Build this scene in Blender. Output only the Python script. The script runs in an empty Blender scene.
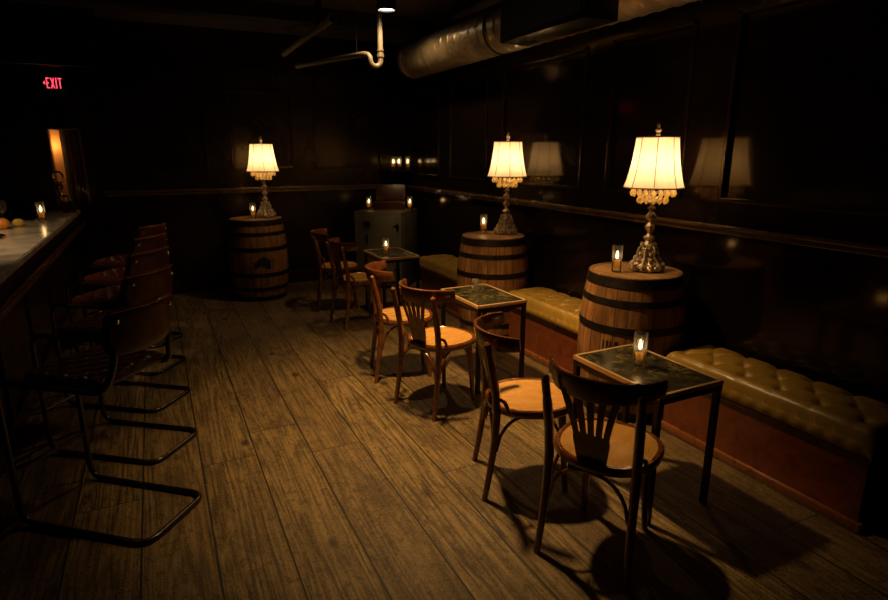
import bpy, bmesh, math, random
from mathutils import Vector, Matrix
PI=math.pi; R=math.radians
random.seed(7)
S=bpy.context.scene
C=S.collection
S.view_settings.view_transform='Standard'; S.view_settings.look='None'
S.view_settings.gamma=1; S.view_settings.use_curve_mapping=False
S.view_settings.exposure=0.0

# ------------------------------------------------------------------ camera
F=575.; HY=152.; VX=150.; H=1.65
pit=math.atan((300-HY)/F); yaw=math.atan((444-VX)/math.hypot(F,300-HY))
fw=Vector((math.sin(yaw)*math.cos(pit),math.cos(yaw)*math.cos(pit),-math.sin(pit)))
rt=Vector((math.cos(yaw),-math.sin(yaw),0)); up=rt.cross(fw)
cam=bpy.data.cameras.new('camera'); co=bpy.data.objects.new('camera',cam); C.objects.link(co)
cam.sensor_width=36; cam.lens=F*36/888; cam.clip_start=.05
m=Matrix.Identity(4)
for i in range(3): m[i][0]=rt[i]; m[i][1]=up[i]; m[i][2]=-fw[i]
m[0][3]=0; m[1][3]=0; m[2][3]=H
co.matrix_world=m; S.camera=co
w=bpy.data.worlds.new('world'); S.world=w; w.use_nodes=True
w.node_tree.nodes['Background'].inputs[0].default_value=(.9,.5,.25,1)
w.node_tree.nodes['Background'].inputs[1].default_value=.0

# ------------------------------------------------------------------ materials
class NT:
    def __init__(s,name):
        s.m=bpy.data.materials.new(name); s.m.use_nodes=True; s.t=s.m.node_tree; s.N=s.t.nodes; s.L=s.t.links
        s.out=s.N['Material Output']; s.b=s.N['Principled BSDF']
    def n(s,typ,**k):
        x=s.N.new(typ)
        for a,v in k.items(): setattr(x,a,v)
        return x
    def set(s,node,i,v):
        if hasattr(v,'is_linked') or isinstance(v,bpy.types.NodeSocket): s.L.new(v,node.inputs[i])
        else: node.inputs[i].default_value=v
    def math(s,op,a,b=0.,c=None):
        x=s.n('ShaderNodeMath',operation=op); s.set(x,0,a); s.set(x,1,b)
        if c is not None: s.set(x,2,c)
        return x.outputs[0]
    def obj(s,scale=(1,1,1),kind='Object'):
        t=s.n('ShaderNodeTexCoord'); mp=s.n('ShaderNodeMapping'); mp.inputs['Scale'].default_value=scale
        s.L.new(t.outputs[kind],mp.inputs[0]); return mp.outputs[0]
    def noise(s,vec,sc=5,det=4,rough=.55,dist=0):
        x=s.n('ShaderNodeTexNoise'); s.L.new(vec,x.inputs['Vector']); x.inputs['Scale'].default_value=sc
        x.inputs['Detail'].default_value=det; x.inputs['Roughness'].default_value=rough; x.inputs['Distortion'].default_value=dist
        return x.outputs['Fac']
    def ramp(s,fac,stops):
        x=s.n('ShaderNodeValToRGB'); s.L.new(fac,x.inputs[0]); e=x.color_ramp.elements
        while len(e)<len(stops): e.new(.5)
        for q,(p,c) in zip(e,stops): q.position=p; q.color=(*c,1) if len(c)==3 else c
        return x.outputs[0]
    def mix(s,f,a,b,bt='MIX'):
        x=s.n('ShaderNodeMix',data_type='RGBA',blend_type=bt); s.set(x,0,f)
        for i,v in ((6,a),(7,b)):
            if isinstance(v,tuple): v=(*v,1) if len(v)==3 else v
            s.set(x,i,v)
        return x.outputs[2]
    def bump(s,h,st=.3,dist=.01):
        x=s.n('ShaderNodeBump'); x.inputs['Strength'].default_value=st; x.inputs['Distance'].default_value=dist
        s.L.new(h,x.inputs['Height']); s.L.new(x.outputs[0],s.b.inputs['Normal'])
    def col(s,v): s.set(s.b,'Base Color',(*v,1) if isinstance(v,tuple) and len(v)==3 else v)
    def rough(s,v): s.set(s.b,'Roughness',v)

def plain(name,col,rough=.5,metal=0,var=.15,sc=8,coat=0,bump=0,rvar=.1):
    t=NT(name); v=t.obj(); f=t.noise(v,sc,5)
    a=tuple(c*(1-var) for c in col); b=tuple(min(1,c*(1+var)) for c in col)
    t.col(t.ramp(f,[(.3,a),(.7,b)]))
    r=t.math('MULTIPLY_ADD',f,rvar*2,max(.02,rough-rvar)); t.rough(r)
    t.b.inputs['Metallic'].default_value=metal; t.b.inputs['Coat Weight'].default_value=coat
    t.b.inputs['Coat Roughness'].default_value=.15
    if bump: t.bump(t.noise(v,sc*6,3),bump,.004)
    return t.m
def wood(name,dark,light,rough=.35,scale=(2,2,18),coat=.2,sc=3,bump=.1):
    t=NT(name); v=t.obj(scale); f=t.noise(v,sc,6,.6,1.2); g=t.noise(t.obj((1,1,1)),3,3)
    c=t.ramp(f,[(.3,dark),(.65,light)]); c=t.mix(t.math('MULTIPLY',g,.5),c,dark); t.col(c)
    t.rough(t.math('MULTIPLY_ADD',f,.15,rough-.07)); t.b.inputs['Coat Weight'].default_value=coat; t.b.inputs['Coat Roughness'].default_value=.2
    t.bump(f,bump,.003); return t.m
def emis(name,col,st,var=None):
    t=NT(name); e=t.n('ShaderNodeEmission'); e.inputs[0].default_value=(*col,1); e.inputs[1].default_value=st
    t.L.new(e.outputs[0],t.out.inputs[0]); return t.m
def thin_glass(name,tint=(1,1,1),ior=1.45,rough=.02,body=.05):
    t=NT(name); fr=t.n('ShaderNodeFresnel'); fr.inputs[0].default_value=ior
    a=t.n('ShaderNodeBsdfTransparent'); a.inputs[0].default_value=(*tint,1)
    g=t.n('ShaderNodeBsdfGlossy'); g.inputs['Roughness'].default_value=rough
    mx=t.n('ShaderNodeMixShader'); t.L.new(fr.outputs[0],mx.inputs[0]); t.L.new(a.outputs[0],mx.inputs[1]); t.L.new(g.outputs[0],mx.inputs[2])
    tl=t.n('ShaderNodeBsdfTranslucent'); tl.inputs[0].default_value=(.9,.85,.75,1); m2=t.n('ShaderNodeMixShader'); m2.inputs[0].default_value=body
    t.L.new(mx.outputs[0],m2.inputs[1]); t.L.new(tl.outputs[0],m2.inputs[2])
    t.L.new(m2.outputs[0],t.out.inputs[0]); return t.m

def floor_mat():
    t=NT('floorboards'); tc=t.n('ShaderNodeTexCoord'); sp=t.n('ShaderNodeSeparateXYZ'); t.L.new(tc.outputs['Object'],sp.inputs[0])
    X,Y=sp.outputs[0],sp.outputs[1]
    W=.285
    q=t.math('DIVIDE',t.math('ADD',X,-.065+W*20),W); idx=t.math('FLOOR',q); fr=t.math('FRACT',q)
    wn=t.n('ShaderNodeTexWhiteNoise',noise_dimensions='1D'); t.L.new(idx,wn.inputs['W'])
    rnd=wn.outputs['Value']
    yy=t.math('DIVIDE',t.math('ADD',Y,t.math('MULTIPLY',rnd,9.)),3.1); yi=t.math('FLOOR',yy); yf=t.math('FRACT',yy)
    wn2=t.n('ShaderNodeTexWhiteNoise',noise_dimensions='2D'); cb=t.n('ShaderNodeCombineXYZ'); t.L.new(idx,cb.inputs[0]); t.L.new(yi,cb.inputs[1]); t.L.new(cb.outputs[0],wn2.inputs['Vector'])
    r2=wn2.outputs['Value']
    # plank-local grain coordinates
    cv=t.n('ShaderNodeCombineXYZ'); t.L.new(t.math('ADD',X,t.math('MULTIPLY',r2,7.)),cv.inputs[0]); t.L.new(t.math('ADD',Y,t.math('MULTIPLY',r2,13.)),cv.inputs[1]); t.L.new(t.math('MULTIPLY',r2,20.),cv.inputs[2])
    def mp(s):
        x=t.n('ShaderNodeMapping'); x.inputs['Scale'].default_value=s; t.L.new(cv.outputs[0],x.inputs[0]); return x.outputs[0]
    warp=t.noise(mp((4.5,.30,1)),1.3,2,.4)
    rings=t.math('FRACT',t.math('MULTIPLY',warp,15.)); rings=t.math('ABSOLUTE',t.math('SUBTRACT',rings,.5))   # cathedral grain
    fine=t.noise(mp((55,2.2,1)),1.6,5,.6); scuff=t.noise(mp((1.6,1.1,1)),2.2,6,.62,.6)
    fleck=t.noise(mp((22,14,1)),1.5,4,.65)
    grain=t.math('ADD',t.math('MULTIPLY',rings,.42),t.math('MULTIPLY',fine,.85))
    c=t.ramp(grain,[(.36,(.055,.035,.013)),(.76,(.36,.24,.095))])
    c=t.mix(t.math('MULTIPLY',r2,.6),c,(.10,.062,.028))
    c=t.mix(t.math('MULTIPLY',t.ramp(scuff,[(.50,(0,0,0)),(.66,(1,1,1))]),.65),c,(.06,.036,.018))
    c=t.mix(t.math('MULTIPLY',t.ramp(scuff,[(.28,(1,1,1)),(.42,(0,0,0))]),.35),c,(.33,.22,.12))
    c=t.mix(t.math('MULTIPLY',t.ramp(fleck,[(.36,(1,1,1)),(.46,(0,0,0))]),.6),c,(.04,.025,.012))
    grit=t.noise(mp((60,40,1)),2.0,3,.7); c=t.mix(t.math('MULTIPLY',t.ramp(grit,[(.56,(0,0,0)),(.68,(1,1,1))]),.45),c,(.42,.29,.14))
    c=t.mix(t.math('MULTIPLY',t.ramp(grit,[(.34,(1,1,1)),(.44,(0,0,0))]),.5),c,(.03,.018,.008))
    # knots and stains
    vo=t.n('ShaderNodeTexVoronoi'); t.L.new(mp((3.4,1.9,1)),vo.inputs['Vector']); vo.inputs['Scale'].default_value=1.25
    kn=t.ramp(vo.outputs['Distance'],[(.07,(1,1,1)),(.14,(0,0,0))])
    c=t.mix(t.math('MULTIPLY',kn,.8),c,(.02,.012,.006))
    # seams
    e1=t.math('LESS_THAN',t.math('MINIMUM',fr,t.math('SUBTRACT',1.,fr)),.015)
    e2=t.math('LESS_THAN',yf,.0018); seam=t.math('MAXIMUM',e1,e2)
    c=t.mix(t.math('MULTIPLY',seam,.9),c,(.006,.004,.002)); t.col(c)
    t.rough(t.math('MULTIPLY_ADD',scuff,.35,.32)); t.b.inputs['Specular IOR Level'].default_value=.35
    h=t.math('ADD',t.math('MULTIPLY',grain,.5),t.math('MULTIPLY',seam,-1.5)); h=t.math('ADD',t.math('ADD',h,t.math('MULTIPLY',kn,-.3)),t.math('MULTIPLY',grit,.8))
    t.bump(h,.7,.006); return t.m

def barrel_mat():
    t=NT('oak_staves'); tc=t.n('ShaderNodeTexCoord'); sp=t.n('ShaderNodeSeparateXYZ'); t.L.new(tc.outputs['Object'],sp.inputs[0])
    an=t.math('ARCTAN2',sp.outputs[1],sp.outputs[0]); q=t.math('MULTIPLY',an,26/(2*PI)); idx=t.math('FLOOR',q); fr=t.math('FRACT',q)
    wn=t.n('ShaderNodeTexWhiteNoise',noise_dimensions='1D'); t.L.new(idx,wn.inputs['W'])
    f=t.noise(t.obj((14,14,1.5)),2.5,6,.6,.4); b=t.noise(t.obj((2,2,1.2)),3,4)
    c=t.ramp(f,[(.3,(.17,.07,.022)),(.7,(.50,.24,.085))]); c=t.mix(t.math('MULTIPLY',wn.outputs['Value'],.6),c,(.13,.055,.022))
    c=t.mix(t.math('MULTIPLY',t.ramp(b,[(.5,(0,0,0)),(.72,(1,1,1))]),.7),c,(.05,.025,.012))
    seam=t.math('LESS_THAN',t.math('MINIMUM',fr,t.math('SUBTRACT',1.,fr)),.035)
    c=t.mix(t.math('MULTIPLY',seam,.85),c,(.015,.008,.004)); t.col(c); t.rough(.5)
    t.bump(t.math('SUBTRACT',f,t.math('MULTIPLY',seam,1.2)),.4,.005); return t.m
def head_mat():
    t=NT('oak_head'); f=t.noise(t.obj((12,1.2,1)),3,5,.6,.5)
    sp=t.n('ShaderNodeSeparateXYZ'); t.L.new(t.obj(),sp.inputs[0]); fr=t.math('FRACT',t.math('MULTIPLY',sp.outputs[0],9.))
    c=t.ramp(f,[(.3,(.16,.08,.03)),(.7,(.42,.24,.10))]); c=t.mix(t.math('MULTIPLY',t.math('LESS_THAN',fr,.05),.8),c,(.03,.015,.008))
    t.col(c); t.rough(.4); return t.m
def leather(name,col,rough=.35,sc=90):
    t=NT(name); v=t.obj(); f=t.noise(v,4,5); t.col(t.ramp(f,[(.3,tuple(c*.75 for c in col)),(.7,tuple(c*1.15 for c in col))]))
    t.rough(t.math('MULTIPLY_ADD',f,.2,rough-.1)); vo=t.n('ShaderNodeTexVoronoi'); t.L.new(v,vo.inputs['Vector']); vo.inputs['Scale'].default_value=sc
    t.bump(vo.outputs['Distance'],.12,.003); return t.m
def wall_mat(name,col,r0=.10):
    t=NT(name); v=t.obj(); f=t.noise(v,1.7,4); g=t.noise(t.obj((1,1,.15)),9,4)
    t.col(t.ramp(f,[(.3,tuple(c*.7 for c in col)),(.7,tuple(c*1.3 for c in col))]))
    t.rough(t.math('MULTIPLY_ADD',f,.12,r0-.04)); t.b.inputs['Specular IOR Level'].default_value=.36; t.b.inputs['Specular Tint'].default_value=(1,.76,.42,1)
    t.bump(g,.03,.01); return t.m

M={}
M['floor']=floor_mat()
M['wall']=wall_mat('black_gloss_paint',(.010,.006,.004),.10)
M['wall_trim']=wall_mat('black_trim_paint',(.016,.009,.005),.2)
M['rail']=plain('dark_varnished_rail',(.10,.055,.024),.24,var=.3,coat=.6)
M['wall_dull']=plain('dark_matte_paint',(.008,.006,.005),.7)
M['ceil']=plain('dark_ceiling',(.05,.032,.018),.8,var=.3,sc=2)
M['beam']=plain('ceiling_beam_paint',(.006,.005,.004),.75)
M['soffit']=plain('gloss_soffit',(.006,.005,.005),.14,var=.2)
M['stave']=barrel_mat(); M['head']=head_mat()
M['hoop']=plain('dark_iron_hoop',(.035,.028,.024),.5,.8,var=.4,sc=14)
M['stencil']=plain('black_stencil_ink',(.008,.008,.010),.6)
M['frame']=wood('bentwood_frame',(.08,.024,.008),(.27,.085,.025),.22,(4,4,4),.9)
M['seat']=wood('honey_plywood',(.60,.29,.068),(.72,.385,.10),.27,(2,7,2),.5,sc=1.4,bump=.03)
M['iron']=plain('dark_iron',(.025,.02,.016),.42,.7,var=.3)
M['edge']=plain('brass_edge',(.66,.42,.19),.36,.35,var=.2)
M['tabletop']=None
t=NT('dark_slate_glass'); f=t.noise(t.obj(),9,6,.7,1.5)
t.col(t.ramp(f,[(.40,(.006,.007,.004)),(.54,(.045,.040,.018)),(.66,(.15,.11,.045))])); t.rough(t.math('MULTIPLY_ADD',f,.3,.1)); t.b.inputs['Specular IOR Level'].default_value=.35; M['tabletop']=t.m
M['bench_wood']=wood('red_brown_chest',(.10,.024,.009),(.25,.062,.020),.34,(3,3,3),.3)
M['bench_trim']=wood('chest_moulding',(.16,.05,.018),(.30,.10,.035),.28,(3,3,3),.5)
M['olive']=leather('olive_gold_leather',(.33,.20,.036),.33)
M['stud']=plain('brass_stud',(.55,.38,.16),.25,1)
M['redleather']=leather('oxblood_leather',(.055,.011,.007),.30)
M['piping_highlight']=leather('red_highlight_leather',(.22,.05,.03),.25)  # brighter red puts the lit highlight of the backrest tops into the colour
M['tube']=plain('dark_chrome_tube',(.07,.062,.055),.3,.9,var=.2)
M['screw']=plain('bright_screw',(.8,.78,.72),.2,1,var=.05)
M['lampmetal']=plain('antique_silver_bronze',(.50,.39,.27),.34,.6,var=.6,sc=34,bump=.4)
M['pipe']=plain('cream_pipe_paint',(.19,.165,.125),.4,var=.1)
M['duct']=plain('galvanised_duct',(.50,.40,.25),.36,.7,var=.3,sc=5)
M['black']=plain('black_plastic',(.006,.006,.006),.3,var=.2)
M['chrome']=plain('worn_chrome',(.62,.55,.46),.2,1,var=.1)
M['bartop']=plain('grey_marble',(.62,.54,.44),.22,var=.3,sc=5,coat=.3)
M['barwood']=wood('bar_mahogany',(.018,.007,.004),(.05,.018,.009),.3,(2,2,6),.3)
M['barrail']=wood('bar_rail_wood',(.09,.035,.015),(.16,.065,.028),.25,(2,2,6),.5)
M['safe']=plain('grey_green_enamel',(.135,.125,.085),.45,var=.2,sc=4)
M['safe_side']=M['safe']
M['case']=leather('brown_case_leather',(.05,.013,.007),.35,120)
M['glass']=thin_glass('clear_glass'); M['wax']=None
t=NT('amber_wax'); a=t.n('ShaderNodeBsdfTranslucent'); a.inputs[0].default_value=(.9,.55,.18,1); b=t.n('ShaderNodeBsdfTransparent'); b.inputs[0].default_value=(1,.85,.55,1)
mx=t.n('ShaderNodeMixShader'); mx.inputs[0].default_value=.55; t.L.new(a.outputs[0],mx.inputs[1]); t.L.new(b.outputs[0],mx.inputs[2]); t.L.new(mx.outputs[0],t.out.inputs[0]); M['wax']=t.m
M['flame']=emis('candle_flame',(1,.66,.28),9)
M['glass_thick']=thin_glass('thick_pale_glass',(.95,.93,.82),1.7,.08,.35)
M['bulb']=emis('bulb_glass',(1,.70,.36),60)
M['down']=emis('downlight_lens',(1,.86,.66),14)
M['exit']=emis('exit_red',(1,.05,.09),2.4)
M['led']=emis('indicator_light',(1,.9,.7),.35)
M['brass']=plain('polished_brass',(.62,.44,.18),.2,1)
M['orange']=plain('orange_peel',(.75,.28,.04),.45,sc=30,bump=.3)
M['lemon']=plain('lemon_peel',(.72,.50,.08),.45,sc=30,bump=.3)
M['amberglass']=thin_glass('amber_glass',(.55,.28,.08))
M['plaster']=plain('amber_plaster',(.72,.38,.12),.7,var=.08)
# fabric shade: real translucency around a real bulb, plus the faint even glow of lit silk
t=NT('cream_silk_shade'); f=t.noise(t.obj((30,30,3)),2,3)
c=t.ramp(f,[(.3,(.80,.66,.49)),(.7,(.86,.74,.57))])
d=t.n('ShaderNodeBsdfDiffuse'); tr=t.n('ShaderNodeBsdfTranslucent'); t.L.new(c,d.inputs[0]); t.L.new(c,tr.inputs[0])
mx=t.n('ShaderNodeMixShader'); mx.inputs[0].default_value=.62; t.L.new(d.outputs[0],mx.inputs[1]); t.L.new(tr.outputs[0],mx.inputs[2])
e=t.n('ShaderNodeEmission'); e.inputs[0].default_value=(1,.56,.22,1); e.inputs[1].default_value=.15
ad=t.n('ShaderNodeAddShader'); t.L.new(mx.outputs[0],ad.inputs[0]); t.L.new(e.outputs[0],ad.inputs[1]); t.L.new(ad.outputs[0],t.out.inputs[0]); M['shade']=t.m
M['piping']=plain('brown_shade_piping',(.30,.15,.06),.6)
t=NT('cut_crystal'); tr=t.n('ShaderNodeBsdfTranslucent'); tr.inputs[0].default_value=(1,.82,.42,1)
g=t.n('ShaderNodeBsdfGlossy'); g.inputs['Roughness'].default_value=.05; tp=t.n('ShaderNodeBsdfTransparent'); tp.inputs[0].default_value=(1,.85,.6,1)
m1=t.n('ShaderNodeMixShader'); m1.inputs[0].default_value=.2; t.L.new(tr.outputs[0],m1.inputs[1]); t.L.new(tp.outputs[0],m1.inputs[2])
m2=t.n('ShaderNodeMixShader'); m2.inputs[0].default_value=.15; t.L.new(m1.outputs[0],m2.inputs[1]); t.L.new(g.outputs[0],m2.inputs[2]); t.L.new(m2.outputs[0],t.out.inputs[0]); M['crystal']=t.m

# ------------------------------------------------------------------ mesh helpers
class MB:
    def __init__(s): s.b=bmesh.new()
    def _add(s,fn,mat=None):
        n0=len(s.b.verts); fn(); s.b.verts.ensure_lookup_table()
        vs=s.b.verts[n0:]
        if mat is not None: bmesh.ops.transform(s.b,matrix=mat,verts=vs)
        return s
    def box(s,x0,x1,y0,y1,z0,z1,bev=0,mat=None):
        def f():
            r=bmesh.ops.create_cube(s.b,size=1); bmesh.ops.transform(s.b,verts=r['verts'],matrix=Matrix.Translation(((x0+x1)/2,(y0+y1)/2,(z0+z1)/2))@Matrix.Diagonal((x1-x0,y1-y0,z1-z0,1)))
            if bev:
                es=set(e for v in r['verts'] for e in v.link_edges)
                bmesh.ops.bevel(s.b,geom=list(es),offset=bev,segments=2,profile=.6,affect='EDGES')
        return s._add(f,mat)
    def lathe(s,prof,seg=32,mat=None,lobes=0,amp=None,cap=True):
        def f():
            rings=[]
            for k,(r,z) in enumerate(prof):
                a=(amp[k] if amp else 0); ring=[]
                for i in range(seg):
                    t=2*PI*i/seg; rr=r*(1+a*math.cos(lobes*t)); ring.append(s.b.verts.new((rr*math.cos(t),rr*math.sin(t),z)))
                rings.append(ring)
            for a,b in zip(rings,rings[1:]):
                for i in range(seg): s.b.faces.new((a[i],a[(i+1)%seg],b[(i+1)%seg],b[i]))
            if cap:
                if prof[0][0]>1e-4: s.b.faces.new(rings[0][::-1])
                if prof[-1][0]>1e-4: s.b.faces.new(rings[-1])
        return s._add(f,mat)
    def tube(s,pts,r,seg=10,closed=False,flat=1.,upv=None,cap=True):
        P=[Vector(p) for p in pts]; n=len(P); rr=r if isinstance(r,(list,tuple)) else [r]*n
        rings=[]; prev=None
        for i in range(n):
            if closed: d=P[(i+1)%n]-P[i-1]
            else: d=P[min(i+1,n-1)]-P[max(i-1,0)]
            d.normalize()
            if upv is not None: u=Vector(upv)
            elif prev is None: u=Vector((0,0,1)) if abs(d.z)<.9 else Vector((1,0,0))
            else: u=prev
            u=(u-d*u.dot(d))
            if u.length<1e-5: u=Vector((1,0,0))-d*d.x
            u.normalize(); prev=u; v=d.cross(u)
            rings.append([s.b.verts.new(P[i]+(u*math.cos(2*PI*k/seg)*rr[i]+v*math.sin(2*PI*k/seg)*rr[i]*flat)) for k in range(seg)])
        R_=rings+([rings[0]] if closed else [])
        for a,b in zip(R_,R_[1:]):
            for k in range(seg): s.b.faces.new((a[k],a[(k+1)%seg],b[(k+1)%seg],b[k]))
        if not closed and cap: s.b.faces.new(rings[0][::-1]); s.b.faces.new(rings[-1])
        return s
    def sweep(s,pts,ups,hw,hh):   # rectangular section: hw along side, hh along up
        P=[Vector(p) for p in pts]; n=len(P); rings=[]
        for i in range(n):
            d=(P[min(i+1,n-1)]-P[max(i-1,0)]).normalized(); u=Vector(ups[i] if isinstance(ups[0],(tuple,Vector)) else ups)
            u=(u-d*u.dot(d)).normalized(); v=d.cross(u)
            a=hw[i] if isinstance(hw,list) else hw; b=hh[i] if isinstance(hh,list) else hh
            rings.append([s.b.verts.new(P[i]+v*x*a+u*y*b) for x,y in ((-1,-.8),(-.7,-1),(.7,-1),(1,-.8),(1,.8),(.7,1),(-.7,1),(-1,.8))])
        for a,b in zip(rings,rings[1:]):
            for k in range(8): s.b.faces.new((a[k],a[(k+1)%8],b[(k+1)%8],b[k]))
        s.b.faces.new(rings[0][::-1]); s.b.faces.new(rings[-1]); return s
    def prism(s,poly,z0,z1,mat=None,bev=0):
        def f():
            a=[s.b.verts.new((x,y,z0)) for x,y in poly]; b=[s.b.verts.new((x,y,z1)) for x,y in poly]; n=len(poly)
            fs=[s.b.faces.new(a[::-1]),s.b.faces.new(b)]+[s.b.faces.new((a[i],a[(i+1)%n],b[(i+1)%n],b[i])) for i in range(n)]
            if bev: bmesh.ops.bevel(s.b,geom=list(fs[1].edges),offset=bev,segments=2,affect='EDGES')
        return s._add(f,mat)
    def ball(s,c,r,sc=(1,1,1),u=14,v=8,mat=None):
        def f():
            q=bmesh.ops.create_uvsphere(s.b,u_segments=u,v_segments=v,radius=r); bmesh.ops.transform(s.b,verts=q['verts'],matrix=Matrix.Translation(c)@Matrix.Diagonal((*sc,1)))
        return s._add(f,mat)
    def cyl(s,p0,p1,r,seg=20,r2=None): return s.tube([p0,p1],[r,r if r2 is None else r2],seg)
    def grid(s,fn,nu,nv,closeu=False):
        g=[[s.b.verts.new(fn(i/nu,j/nv)) for j in range(nv+1)] for i in range(nu if closeu else nu+1)]
        n=len(g)
        for i in range(nu):
            for j in range(nv): s.b.faces.new((g[i][j],g[(i+1)%n][j],g[(i+1)%n][j+1],g[i][j+1]))
        return s
    def build(s,name,mat,parent=None,smooth=True,loc=None):
        bmesh.ops.recalc_face_normals(s.b,faces=s.b.faces)
        me=bpy.data.meshes.new(name); 
        if smooth:
            for f in s.b.faces: f.smooth=True
            for e in s.b.edges:
                if len(e.link_faces)==2 and e.calc_face_angle(0)>R(38): e.smooth=False
        s.b.to_mesh(me); s.b.free(); me.materials.append(mat)
        o=bpy.data.objects.new(name,me); C.objects.link(o); o.parent=parent
        if loc: o.location=loc
        return o
def tag(o,label=None,cat=None,group=None,kind=None):
    for k,v in (('label',label),('category',cat),('group',group),('kind',kind)):
        if v: o[k]=v
    return o
def empty(name,loc,rz,label,cat,group=None):
    o=bpy.data.objects.new(name,None); C.objects.link(o); o.location=loc; o.rotation_euler=(0,0,rz); o.empty_display_size=.1
    return tag(o,label,cat,group)
def dup(root,loc,rz,label):
    def cp(o,p):
        c=o.copy(); C.objects.link(c); c.parent=p
        for ch in kids[o.name]: cp(ch,c)
        return c
    kids={}
    def walk(o):
        kids[o.name]=list(o.children)
        for c in o.children: walk(c)
    walk(root); r=cp(root,None); r.location=loc; r.rotation_euler=(0,0,rz); r['label']=label; return r
def struct(name,mb,mat,smooth=False): return tag(mb.build(name,mat,None,smooth),kind='structure')
def arc(c,r,a0,a1,n,ax=0,ay=2):
    out=[]
    for i in range(n+1):
        t=a0+(a1-a0)*i/n; p=list(c); p[ax]+=r*math.cos(t); p[ay]+=r*math.sin(t); out.append(tuple(p))
    return out
def smooth_path(pts,rad,n=5):
    P=[Vector(p) for p in pts]; out=[P[0]]
    for a,b,c in zip(P,P[1:],P[2:]):
        d1=(a-b); d2=(c-b); r=min(rad,d1.length*.49,d2.length*.49); p=b+d1.normalized()*r; q=b+d2.normalized()*r
        for i in range(n+1):
            t=i/n; out.append(p*(1-t)**2+b*2*t*(1-t)+q*t*t)
    out.append(P[-1]); return out

# ------------------------------------------------------------------ room
XW=3.06; YF=7.45; XL=-3.0; YB=-1.6; ZC=3.0
struct('floor',MB().box(XL,XW+.1,YB,YF+.6,-.1,0),M['floor'])
struct('ceiling',MB().box(XL,XW+.1,YB,YF+.6,ZC,ZC+.1),M['ceil'])
struct('wall_left',MB().box(XL-.1,XL,YB,YF+.6,0,ZC),M['wall_dull'])
struct('wall_near',MB().box(XL-.1,XW+.1,YB-.1,YB,0,ZC),M['wall_dull'])
mb=MB().box(XW+.01,XW+.1,YB,YF+.1,0,ZC)
ys=[(-1.4,-.2),(.1,1.1),(1.38,2.42),(2.70,3.42),(3.70,4.90),(5.18,6.0),(6.28,7.2)]   # panels
def frame_wall(mb,spans,lo,hi,zb,zt,low=True):
    pass
edges=[YB]+[v for p in ys for v in p]+[YF]
for a,b in zip(edges[::2],edges[1::2]): mb.box(XW-.01,XW+.01,a,b,1.36,2.42)
mb.box(XW-.01,XW+.01,YB,YF,1.16,1.36); mb.box(XW-.01,XW+.01,YB,YF,2.42,2.6)
struct('wall_right',mb,M['wall'])
n=1
mb=MB()
for a,b in ys:    # moulding round each panel
    for q in ((a,b,1.36,1.385),(a,b,2.395,2.42),(a,a+.025,1.36,2.42),(b-.025,b,1.36,2.42)): mb.box(XW-.022,XW+.01,*q,bev=.004)
struct('trim_1',mb,M['wall_trim'])
struct('trim_2',MB().box(XW-.045,XW,YB,YF,1.20,1.225,.008).box(XW-.03,XW,YB,YF,1.17,1.20,.006),M['rail'])
struct('baseboard_right',MB().box(XW-.02,XW,YB,YF,0,.16,.006),M['wall_trim'])
# far wall with a small lit window opening behind the bar end
wx0,wx1,wz0,wz1=-.93,-.66,1.10,1.875
mb=MB().box(XL,wx0,YF,YF+.1,0,ZC).box(wx1,XW+.1,YF,YF+.1,0,ZC).box(wx0,wx1,YF,YF+.1,0,wz0).box(wx0,wx1,YF,YF+.1,wz1,ZC)
px=[(.07,.60),(.85,1.60),(1.85,2.75)]
e=[-.5]+[v for p in px for v in p]+[XW]
for a,b in zip(e[::2],e[1::2]): mb.box(a,b,YF-.02,YF,1.45,2.35)
mb.box(-.5,XW,YF-.02,YF,1.15,1.45); mb.box(-.5,XW,YF-.02,YF,2.35,2.6)
M['wall2']=wall_mat('black_satin_paint',(.010,.006,.004),.24); struct('wall_far',mb,M['wall2'])
mb=MB()
for a,b in px:
    for x0,x1,z0,z1 in ((a,b,1.45,1.475),(a,b,2.325,2.35),(a,a+.025,1.45,2.35),(b-.025,b,1.45,2.35)): mb.box(x0,x1,YF-.034,YF,z0,z1,.004)
struct('trim_3',mb,M['wall_trim'])
struct('trim_4',MB().box(-.5,XW-.05,YF-.055,YF,1.205,1.235,.008).box(-.5,XW-.05,YF-.04,YF,1.17,1.205,.006),M['rail'])
struct('baseboard_far',MB().box(-.5,XW-.03,YF-.03,YF,0,.16,.006),M['wall_trim'])
struct('wall_alcove',MB().box(wx0-.12,wx0-.1,YF+.1,YF+.5,wz0-.1,wz1+.1).box(wx0-.12,wx1+.3,YF+.5,YF+.52,wz0-.1,wz1+.1).box(wx1+.28,wx1+.3,YF+.1,YF+.5,wz0-.1,wz1+.1),M['plaster'])
struct('window_1',MB().box(wx0,wx1,YF+.04,YF+.045,wz0,wz1),M['glass'])
struct('trim_5',MB().box(wx0-.012,wx1+.012,YF-.02,YF,wz1,wz1+.015).box(wx0-.02,wx0,YF-.02,YF,wz0,wz1).box(wx1,wx1+.02,YF-.02,YF,wz0,wz1),M['barrail'])
# added dark sheet that makes the window's right side fade into dark
mb=MB().grid(lambda u,v:(wx0+.075+u*.20,YF+.16+.012*math.sin(u*40),wz0-.05+v*(wz1-wz0+.12)),40,2); o=mb.build('window_dark_sheet',plain('dark_brown_sheet',(.06,.03,.012),.8)); tag(o,'added dark brown sheet darkening right half of small amber window',"dark sheet")
md=o.modifiers.new('s','SOLIDIFY'); md.thickness=.004
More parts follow.
